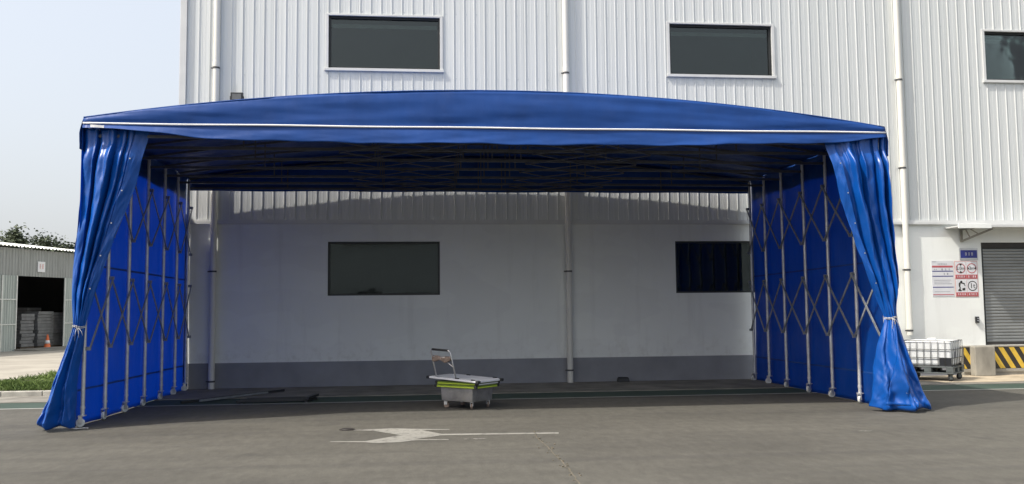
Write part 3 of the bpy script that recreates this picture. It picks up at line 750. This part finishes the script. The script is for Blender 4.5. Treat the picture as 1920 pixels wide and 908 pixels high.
for sgn, cd in CURT.items():
    zso, vo = smooth_tab(cd['outer']); zsi, vi = smooth_tab(cd['inner']); sd = cd['seed']
    def cpoint(u, z, cd=cd, sgn=sgn, sd=sd, zso=zso, vo=vo, zsi=zsi, vi=vi):
        xo = float(np.interp(z, zso, vo)); xi = float(np.interp(z, zsi, vi)); W_ = xi-xo
        up = max(0.0, (z-ZTIE)/(5.0-ZTIE)); dn = max(0.0, (ZTIE-z)/ZTIE)
        if z >= ZTIE:
            band = .80 if sgn < 0 else .86
            uu = min(u/band, 1.0)
            # uneven folds: warp u, deepen some, let some die out towards the top
            wu = uu + .055*math.sin(uu*6+sd) + .022*math.sin(uu*13+sd*2) + .012*math.sin(z*1.1+sd+uu*3)
            ph = 2*PI*cd['nf']*wu + .35*math.sin(z*1.6+sd+uu*4)
            amp = (.05 + .085*min(1, up*2.0))*(.72+.40*math.sin(uu*9+sd+z*.5))
            amp *= min(1, (1-uu)/.10) if uu > .9 else 1
            fold = 2.2*abs(math.cos(ph/2))**.75 - 1.2 + .35*max(0, up-.55)/.45*math.sin(2.3*ph+z*2)
            tight = math.exp(-((z-ZTIE)/.30)**2)
            amp = amp*(1-tight)+.028*tight
            y = cd['y0'] - amp*fold + .034*fbm(u*7, z*1.7, sd)*(1-tight) + .010*fbm(u*21, z*5.5, sd+3)*(1-tight)
            x = xo + W_*u + .35*W_/cd['nf']*math.cos(ph)*.35*(1-tight)*(1 if uu < .95 else 0)
            if u > band: y += -.05*(1-(u-band)/(1-band)*1.8)*(1-tight)
            # the outer edge turns the tent corner
            if u < .10: y += (.10-u)/.10*.18
            # round the bundle near the cord
            yr = cd['y0'] - .085*math.sin(PI*u) + .012*math.sin(u*42+sd)
            x = x; y = y*(1-tight)+yr*tight
            # fullness above the cord
            y -= .10*math.exp(-((z-ZTIE-.55)/.45)**2)*math.sin(PI*u)
            k = min(1, max(0, (z-4.45)/.40)); k = k*k*(3-2*k); ym = cd['y0']+.075; y = y*(1-.62*k) + (ym-.03*fold*(.6 if uu < .95 else 0))*.62*k + .045*k
        else:
            ph = 2*PI*2.3*u + sd*1.3 + .9*math.sin(dn*2.4+sd)
            fine = math.sin(u*44+sd)*.010*math.exp(-dn*5)
            dep = .085 + .36*dn**.75
            ridge = math.sin(ph) + .45*math.sin(2*ph+1.1+dn)
            amp = .012+.10*dn**.8*(1-.25*dn)
            x = xo + W_*u + .10*W_*math.cos(ph)*.5*dn*math.sin(PI*u)
            y = cd['y0'] - dep*math.sin(PI*min(1, max(0, u)))**.75 - amp*ridge*math.sin(PI*u)**.5 + fine
            # loose crumple near the hem
            y += .060*fbm(u*6+sd, dn*6, sd+2)*dn + .018*fbm(u*19+sd, dn*13, sd+7)*dn - .04*math.exp(-((dn-.93)/.05)**2)*math.sin(PI*u)
            if dn > .965: y += (dn-.965)/.035*.06*math.sin(PI*u)
        return (x, y, z)
    ztop = 5.02
    zs = np.concatenate([np.linspace(ztop, ZTIE, 96), np.linspace(ZTIE, .012, 64)[1:]])
    mb = MB(); NU = 170
    for z in zs:
        for i in range(NU+1):
            u = i/NU; p = cpoint(u, z)
            zz = p[2]
            if z < .3: zz = z + (.3-z)/.3*(.05*max(0, math.sin(u*9+sd)) + (.06*(1-u) if sgn < 0 else .02))
            mb.v.append((p[0], p[1], zz))
    for j in range(len(zs)-1):
        for i in range(NU):
            a = j*(NU+1)+i; mb.f.append((a, a+1, a+NU+2, a+NU+1))
    cu = tpart(mb, 'curtain', 'tarp_curtain', smooth=True, solid=.005)
    def in_curt(m): m.v = [(x-TC, y-YF, z) for x, y, z in m.v]; return m
    # hem strip, eyelets, tie cord
    ub = .80 if sgn < 0 else .86
    for z in np.arange(4.5, 2.0, -.55):
        p = cpoint(ub+.03, z)
        e = MB().lathe([(.005, -.004), (.012, -.005), (.012, 0), (.005, 0)], (p[0], p[1]-.012, p[2]), 12, 'y'); in_curt(e).build('eyelet', 'silver', cu)
    for z in (1.1, .7, .35):
        p = cpoint(.42 if sgn < 0 else .60, z)
        e = MB().lathe([(.005, -.004), (.012, -.005), (.012, 0), (.005, 0)], (p[0], p[1]-.014, p[2]), 12, 'y'); in_curt(e).build('eyelet', 'silver', cu)
    loop = []
    for k in range(41):
        u = k/40; p = cpoint(u, ZTIE); loop.append((p[0], p[1]-.012, ZTIE+.012*math.sin(u*6)))
    back = [(loop[-1][0]+(loop[0][0]-loop[-1][0])*k/8, cd['y0']+.05*math.sin(PI*k/8), ZTIE) for k in range(1, 9)]
    c1 = MB().tube(loop+back, .007, 7); c1.tube([(p[0], p[1]-.003, p[2]+.022) for p in loop], .006, 7)
    mx = loop[24]
    for dx, dz in ((.03, -.16), (-.035, -.22), (.09, -.13)):
        c1.tube([mx, (mx[0]+dx*.4, mx[1]-.03, mx[2]-.02), (mx[0]+dx*.8, mx[1]-.035, mx[2]+dz*.5), (mx[0]+dx, mx[1]-.03, mx[2]+dz)], .0045, 6)
    in_curt(c1).build('tie_cord', 'cord', cu, smooth=True)
    # drawn-up hem tab: folded tarp flap on the skirt
    def flapf(u, v, sgn=sgn):
        z = 1.55 - 1.42*v
        uc = (.50-.14*v) if sgn < 0 else (.50+.22*v)
        wdt = .03+.13*v
        p = cpoint(uc+(u-.5)*wdt*1.6, z)
        return (p[0], p[1]-.014-.02*math.sin(PI*u), z)
    ff = MB().grid(flapf, 8, 40); in_curt(ff).build('folded_hem', 'tarp_curtain', cu, smooth=True, solid=.004)
# string lying at the front-left wheel
tag(MB().tube([(-5.66, 15.45, .03), (-5.70, 15.36, .012), (-5.62, 15.30, .010), (-5.50, 15.36, .010), (-5.42, 15.33, .010)], .008, 6).build('string', 'cord', smooth=True), 'scrap of white string lying by the front wheel of the tent', 'string')

# ------------------------------------------------------------------ trolley on steel bin
def rot2(p, a): return (p[0]*math.cos(a)-p[1]*math.sin(a), p[0]*math.sin(a)+p[1]*math.cos(a))
A = math.radians(-42)       # long side runs left-back to right-front
bin_ = empty('steel_bin', (0.90, 17.33, 0), 'scratched stainless bin on small casters under the stacked decks', 'bin', rz=A)
bl, bw = .76, .62
MB().add([(-bl/2, -bw/2, .14), (bl/2, -bw/2, .14), (bl/2, bw/2, .14), (-bl/2, bw/2, .14), (-bl/2-.01, -bw/2-.01, .40), (bl/2+.01, -bw/2-.01, .40), (bl/2+.01, bw/2+.01, .40), (-bl/2-.01, bw/2+.01, .40)], [(3, 2, 1, 0), (4, 5, 6, 7), (0, 1, 5, 4), (1, 2, 6, 5), (2, 3, 7, 6), (3, 0, 4, 7)]).build('body', 'stainless', bin_, bevel=.008)
for sx in (-1, 1):
    for sy in (-1, 1):
        c = MB().b2((-.03, -.028, .06), (.03, -.02, .13)).b2((-.03, .02, .06), (.03, .028, .13)).b2((-.035, -.03, .126), (.035, .03, .139))
        fk = c.build('caster_fork', 'steel', bin_, loc=(sx*(bl/2-.06), sy*(bw/2-.06), 0), rot=(0, 0, random.uniform(0, 3)))
        MB().lathe([(.02, -.018), (.05, -.018), (.055, -.010), (.055, .010), (.05, .018), (.02, .018)], (0, 0, 0), 18, 'y').build('wheel', 'rag', fk, smooth=True, angle=35, loc=(.012, 0, .056))
dl, dw_ = 1.02, .72
for k in range(2):
    z0 = .402+k*.062
    dk_ = empty('flat_deck', (0.90+.015*k, 17.31-.01*k, z0), 'flat cart deck with lime green edges, %s' % ('laid on the steel bin' if k == 0 else 'sandwiched under the white trolley'), 'cart deck', 'stacked flat decks', rz=A+.01*k)
    MB().b2((-dl/2+.02, -dw_/2+.02, 0), (dl/2-.02, dw_/2-.02, .058)).build('board', 'black', dk_)
    for (a, b) in (((-dl/2+.05, -dw_/2), (dl/2-.05, -dw_/2+.019)), ((-dl/2+.05, dw_/2-.019), (dl/2-.05, dw_/2))):
        MB().b2((a[0], a[1], .003), (b[0], b[1], .030)).build('edge_strip', 'lime', dk_, bevel=.004); MB().b2((a[0], a[1]+.003, .033), (b[0], b[1]-.003, .057)).build('edge_strip', 'lime_dark', dk_, bevel=.004)
    for (a, b) in (((-dl/2, -dw_/2+.05), (-dl/2+.019, dw_/2-.05)), ((dl/2-.019, -dw_/2+.05), (dl/2, dw_/2-.05))):
        MB().b2((a[0], a[1], .003), (b[0], b[1], .028)).build('edge_strip', 'deck' if k else 'lime', dk_, bevel=.004); MB().b2((a[0]+.003, a[1], .033), (b[0]-.003, b[1], .057)).build('edge_strip', 'lime_dark', dk_, bevel=.004)
    for sx in (-1, 1):
        for sy in (-1, 1): MB().box((sx*(dl/2-.022), sy*(dw_/2-.022), .029), (.06, .06, .060)).build('corner_bumper', 'black', dk_, bevel=.012)
pl, pw = 1.22, .78
TR = empty('platform_trolley', (0.86, 17.30, .535), 'white platform trolley with leaning tubular handle on the stacked decks', 'trolley'); TR.rotation_euler = (0, math.radians(2.6), A)
MB().b2((-pl/2, -pw/2, .008), (pl/2, pw/2, .045)).build('deck', 'deck', TR, bevel=.008)
for sx in (-1, 1):
    for sy in (-1, 1): MB().box((sx*(pl/2), sy*(pw/2-.03), .025), (.07, .09, .055)).build('corner_bumper', 'black', TR, bevel=.012)
for sx, sy in ((.1, -.36), (-.2, .36), (.45, .37), (.5, -.37)): MB().box((sx, sy, .05), (.09, .03, .03)).build('deck_clip', 'black', TR, bevel=.005)
hy0 = -pw/2+.05; HX0, HX1 = -.43, .06
lean = Vector((-.10, -.09, .53))
def hp(x, t): return (x+lean.x*t, hy0+lean.y*t, .045+lean.z*t)
hm = (HX0+HX1)/2
hb = MB()
hb.tube([hp(HX0, 0), hp(HX0, .55), hp(HX0, .93), hp(HX0+.03, 1.0), hp(hm-.1, 1.0)], .015, 10); hb.tube([hp(HX1, 0), hp(HX1, .55), hp(HX1, .93), hp(HX1-.03, 1.0), hp(hm+.1, 1.0)], .015, 10)
hb.tube([hp(HX0, .74), hp(HX1, .74)], .012, 8)
h_o = hb.build('handle', 'silver', TR, smooth=True)
MB().tube([hp(HX0+.05, 1.0), hp(HX1-.05, 1.0)], .021, 10).build('grip', 'rubber', h_o, smooth=True)
MB().tube([hp(hm-.02, .74), hp(HX1, .40)], .008, 8).build('brace', 'silver', h_o)
bpy.context.view_layer.update()
rg = MB().grid(lambda u, v: (HX0+.02+(HX1-HX0-.04)*u+lean.x*.74, hy0+lean.y*.74+.010*math.sin(u*14)+(-.026 if v < .5 else .026)*min(1, abs(v-.5)*6)+.006*math.sin(u*31), .045+.53*.74+.017 - abs(v-.5)*2*(.07+.05*math.sin(u*5+1)**2) + .006*math.sin(u*9)), 40, 12)
rag = rg.build('rag', 'rag', None, smooth=True, solid=.006); rag.matrix_world = TR.matrix_world.copy()
tag(rag, 'crumpled brown rag draped over the trolley handle', 'rag')

# ------------------------------------------------------------------ dark folded frames lying in the tent
ff = empty('folded_frame', (-3.05, 19.1, .0), 'flat bundle of dark steel bars lying by the white line', 'steel bundle')
for k in range(5):
    y = -.22+k*.13
    MB().bar((-.72+.05*k, y, .045+.014*(k % 2)), (.66+.04*k, y+.05, .05+.012*(k % 2)), .045, .04).build('bar', 'black', ff)
for sx in (-.66, .70): MB().bar((sx, -.30, .022), (sx+.12, .42, .022), .06, .044).build('cross_bar', 'black', ff)
MB().bar((.70, -.28, .09), (.84, .40, .10), .10, .05).build('end_plate', 'black', ff)
lb = empty('loose_bar', (-4.0, 20.0, .02), 'long dark steel bar lying slantwise beside the bar bundle', 'steel bar')
MB().bar((-.9, -1.0, .02), (.85, 1.15, .045), .05, .05).build('bar', 'black', lb); MB().bar((-.55, -.9, .035), (.55, .75, .035), .035, .04).build('inner_bar', 'dark_steel', lb)

# ------------------------------------------------------------------ caged tank on a dolly
ib = empty('caged_tank', (0, 0, 0), 'white plastic tank in a grey wire cage on a wheeled pallet', 'tank')
PHI = math.radians(-46); c0 = np.array([12.93, 20.50])
ex = np.array([math.cos(PHI), math.sin(PHI)]); ey = np.array([-math.sin(PHI), math.cos(PHI)])
LX, LY = 1.15, .98
cc = c0 - ex*LX/2 + ey*LY/2; ib.location = (cc[0], cc[1], .0); ib.rotation_euler = (0, 0, PHI)
Z0, Z1 = .385, 1.00
MB().box((0, 0, (Z0+Z1)/2+.012), (LX-.07, LY-.07, Z1-Z0)).build('tank', 'tank', ib, bevel=.05)
MB().lathe([(.11, 1.015), (.11, 1.05), (.09, 1.06)], (0, 0, 0), 20).build('lid', 'tank', ib, smooth=True, angle=30)
r = .009
for z in (Z0, Z0+.205, Z0+.41, Z1+.005):
    MB().tube([(-LX/2, -LY/2, z), (LX/2, -LY/2, z)], r, 8).tube([(LX/2, -LY/2, z), (LX/2, LY/2, z)], r, 8).tube([(LX/2, LY/2, z), (-LX/2, LY/2, z)], r, 8).tube([(-LX/2, LY/2, z), (-LX/2, -LY/2, z)], r, 8).build('cage_hoop', 'cage', ib, smooth=True)
v0 = None
def cbar(x, y):
    global v0
    if v0 is None: v0 = MB().tube([(0, 0, Z0), (0, 0, Z1+.005)], r, 8).build('cage_bar', 'cage', ib, smooth=True, loc=(x, y, 0))
    else: inst(v0, ib, (x, y, 0))
for k in range(8):
    for s in (-1, 1): cbar(-LX/2+LX*k/7, s*(LY/2+.004))
for k in range(1, 6):
    for s in (-1, 1): cbar(s*(LX/2+.004), -LY/2+LY*k/6)
MB().b2((.28, -LY/2-.001, Z0+.01), (.55, -LY/2+.03, Z0+.20)).build('outlet_recess', 'black', ib)
MB().tube([(LX/2+.01, .05, Z0+.04), (LX/2+.07, .05, Z0+.04)], .03, 12).box((LX/2+.05, .05, Z0+.09), (.03, .12, .02)).build('outlet_valve', 'black', ib)
MB().box((LX/2-.025, -.1, Z0+.28), (.02, .10, .14)).build('label_plate', 'sign_grey', ib)
pt_ = MB().b2((-LX/2-.02, -LY/2-.02, .345), (LX/2+.02, LY/2+.02, .378)).b2((-LX/2-.02, -LY/2-.02, .20), (LX/2+.02, LY/2+.02, .232))
for sx in (-1, 0, 1):
    for sy in (-1, 0, 1): pt_.box((sx*(LX/2-.07), sy*(LY/2-.07), .289), (.17, .17, .112))
pt_.build('pallet', 'pallet', ib, bevel=.01)
for sx in (-1, 1):
    for sy in (-1, 1):
        fk = MB().b2((-.04, -.036, .07), (.04, -.028, .18)).b2((-.04, .028, .07), (.04, .036, .18)).b2((-.05, -.05, .178), (.05, .05, .199)).build('caster_fork', 'pallet', ib, loc=(sx*(LX/2-.08), sy*(LY/2-.08), 0), rot=(0, 0, .8))
        MB().lathe([(.02, -.02), (.064, -.02), (.072, -.012), (.072, .012), (.064, .02), (.02, .02)], (0, 0, 0), 20, 'y').build('wheel', 'rubber', fk, smooth=True, angle=35, loc=(0, 0, .093))
# dolly stands partly on the apron
for ch in ib.children: pass

# ------------------------------------------------------------------ shed far left
ub_ = np.array([.285, .9585]); o_b = np.array([-19.75, 44.1])
shd = empty('storage_shed', (o_b[0], o_b[1], .10), 'low grey corrugated storage shed with a wide open doorway', 'shed', rz=math.atan2(ub_[1], ub_[0]))
# local: x along the front, -y is out of the front face (towards the tent side)
S0, S1, SHT = -9.0, 11.0, 4.95
d0, d1, dz = .95, 4.30, 3.62
def corr(x0, x1, z0, z1, y, pitch=.20, dep=.03):
    mb = MB(); n = max(1, int(round((x1-x0)/pitch))); P = []
    for k in range(n):
        a = x0+(x1-x0)*k/n; p = (x1-x0)/n; P += [(a, 0), (a+.35*p, 0), (a+.5*p, dep), (a+.85*p, dep)]
    P.append((x1, 0))
    for (a, ya), (b, yb) in zip(P, P[1:]): mb.add([(a, y-ya, z0), (b, y-yb, z0), (b, y-yb, z1), (a, y-ya, z1)], [(0, 1, 2, 3)])
    return mb
corr(S0, S1, dz, SHT, 0).build('upper_cladding', 'shed', shd)
for a, b in ((S0, d0-2.0), (d0-2.0, d0-.98), (d0-.98, d0)): corr(a+.02, b-.02, 0, dz, -.06, .16).build('sliding_door', 'shed_door', shd)
for a, b in ((d1, d1+1.3), (d1+1.3, S1)): corr(a+.02, b-.02, 0, dz, -.06, .16).build('sliding_door', 'shed_door', shd)
rl = MB()
for z in (1.25, 2.45): rl.b2((S0, -.125, z), (d0, -.095, z+.05)).b2((d1, -.125, z), (S1, -.095, z+.05))
for x in (d0-.06, d1, d0-1.0, d0-2.0, d1+1.3): rl.b2((x, -.13, 0), (x+.07, -.096, dz))
rl.build('door_rail', 'shed_roof', shd)
rf = corr(S0-.4, S1+.4, 0, 1, 0, .25, .05)
rf.v = [(x, -.35+z*9.5, SHT+.06-y+z*1.1) for x, y, z in rf.v]; rf.build('roof', 'shed_roof', shd)
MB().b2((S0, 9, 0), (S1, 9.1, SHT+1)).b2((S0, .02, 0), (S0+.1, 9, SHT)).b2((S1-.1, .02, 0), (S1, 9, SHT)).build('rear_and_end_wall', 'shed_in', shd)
sgn_ = MB().b2((2.35, -.09, 3.86), (2.85, -.05, 4.38)).build('number_plate', 'sign_white', shd)
glyphs(MB(), 2.42, 4.14, .36, .28, 2, y=-.096, seed=31).build('print', 'sign_pink', sgn_)
def goods(x, y, n, w, d, lh, mat, label):
    wp = shd.matrix_basis @ Vector((x, y, 0))
    e = empty('pallet_stack', (wp.x, wp.y, .10), label, 'stack', 'stacks of goods in the shed', rz=shd.rotation_euler.z)
    MB().b2((-w/2, -d/2, 0), (w/2, d/2, .12)).build('pallet', 'bark', e)
    for k in range(n): MB().box((random.gauss(0, .02), random.gauss(0, .02), .13+lh*(k+.5)), (w-.04, d-.04, lh*.9)).build('layer', mat, e)
bpy.context.view_layer.update()
goods(2.5, 1.0, 10, .95, 1.0, .165, 'bale', 'grey layered goods stacked at the near jamb of the shed doorway')
goods(3.65, .9, 11, 1.15, 1.0, .16, 'bale', 'tall grey layered stack in the middle of the shed doorway')
goods(4.8, 1.1, 11, .95, 1.0, .155, 'bale2', 'paler layered stack behind the orange traffic cone')
goods(5.4, 3.0, 12, 1.1, 1.0, .165, 'bale2', 'dim pale stack deep inside the shed')
wp = shd.matrix_basis @ Vector((3.35, .05, 0))
cne = empty('traffic_cone', (wp.x, wp.y, .10), 'orange traffic cone at the shed doorway', 'traffic cone')
MB().lathe([(.17, .03), (.16, .05), (.035, .70), (.03, .72)], n=18).build('cone', 'cone', cne, smooth=True, angle=40)
MB().lathe([(.134, .26), (.096, .42)], n=18).build('reflective_band', 'sign_white', cne, smooth=True); MB().b2((-.2, -.2, 0), (.2, .2, .03)).build('base', 'black', cne)
wp = shd.matrix_basis @ Vector((2.6, -1.1, 0))
pl_ = empty('ramp_plate', (wp.x, wp.y, .10), 'dark steel ramp plate before the shed doorway', 'ramp', rz=shd.rotation_euler.z)
MB().add([(-1.8, -.9, .004), (1.8, -.9, .004), (1.8, .9, .004), (-1.8, .9, .004), (-1.8, .9, .09), (1.8, .9, .09)], [(0, 1, 5, 4), (0, 3, 2, 1), (3, 4, 5, 2), (0, 4, 3), (1, 2, 5)]).build('plate', 'concrete', pl_)

# ------------------------------------------------------------------ trees behind the shed
def tree(x, y, h, r, seed, label, conifer=False):
    rnd = random.Random(seed)
    e = empty('tree', (x, y, 0), label, 'tree', 'trees behind the shed')
    tk = MB().tube([(0, 0, 0), (rnd.gauss(0, .1), rnd.gauss(0, .1), h*.35), (rnd.gauss(0, .15), rnd.gauss(0, .15), h*.7), (rnd.gauss(0, .15), rnd.gauss(0, .15), h*.93)], [.17, .13, .08, .02], 8)
    cl = []
    for k in range(26):
        z = h*rnd.uniform(.42, .97); rr = r*(1-((z/h-.55)/.5)**2*.75 if not conifer else (1-z/h)*1.9+.12); a = rnd.uniform(0, 2*PI); d = rr*rnd.uniform(.25, 1.0)
        c = (d*math.cos(a), d*math.sin(a), z); cl.append(c)
        if k % 2 == 0: tk.tube([(0, 0, z-h*.18), (c[0]*.6, c[1]*.6, z-h*.05), c], [.05, .03, .012], 5)
    tk.build('trunk', 'bark', e, smooth=True)
    cr = MB()
    for c in cl:
        s = rnd.uniform(.35, .75)*r*.42
        for _ in range(95):
            p = Vector((rnd.gauss(0, 1), rnd.gauss(0, 1), rnd.gauss(0, .75)))*s + Vector(c)
            q = Matrix.Rotation(rnd.uniform(0, 6.3), 3, 'Z') @ Matrix.Rotation(rnd.uniform(-1.2, 1.2), 3, 'X'); w = rnd.uniform(.06, .14)
            cr.add([p+q @ Vector(v) for v in ((-w, -w*.5, 0), (w, -w*.5, 0), (w*.6, w*.8, .02), (-w*.6, w*.8, .02))], [(0, 1, 2, 3)])
    cr.build('crown', 'leaf', e)
TREES = [(-33.6, 76, 8.5, 1.8, 'loose tree behind the near end of the shed roof'), (-32.2, 74, 8.9, 1.3, 'tallest spiky tree rising behind the shed roof'), (-31.2, 77, 8.1, 1.6, 'low bushy tree behind the shed roof next to the spiky tree'), (-30.3, 75, 8.3, 1.6, 'round crowned tree behind the shed doorway'), (-29.4, 76, 8.0, 1.6, 'broad low tree behind the shed beyond the doorway'), (-28.5, 75, 7.8, 1.6, 'small tree showing beside the tent curtain over the shed'), (-27.3, 77, 7.6, 1.6, 'last tree of the row, mostly behind the tent curtain')]
for i, (x, y, h, r, lb_) in enumerate(TREES): tree(x, y, h, r, 40+i, lb_, conifer=(i == 1))
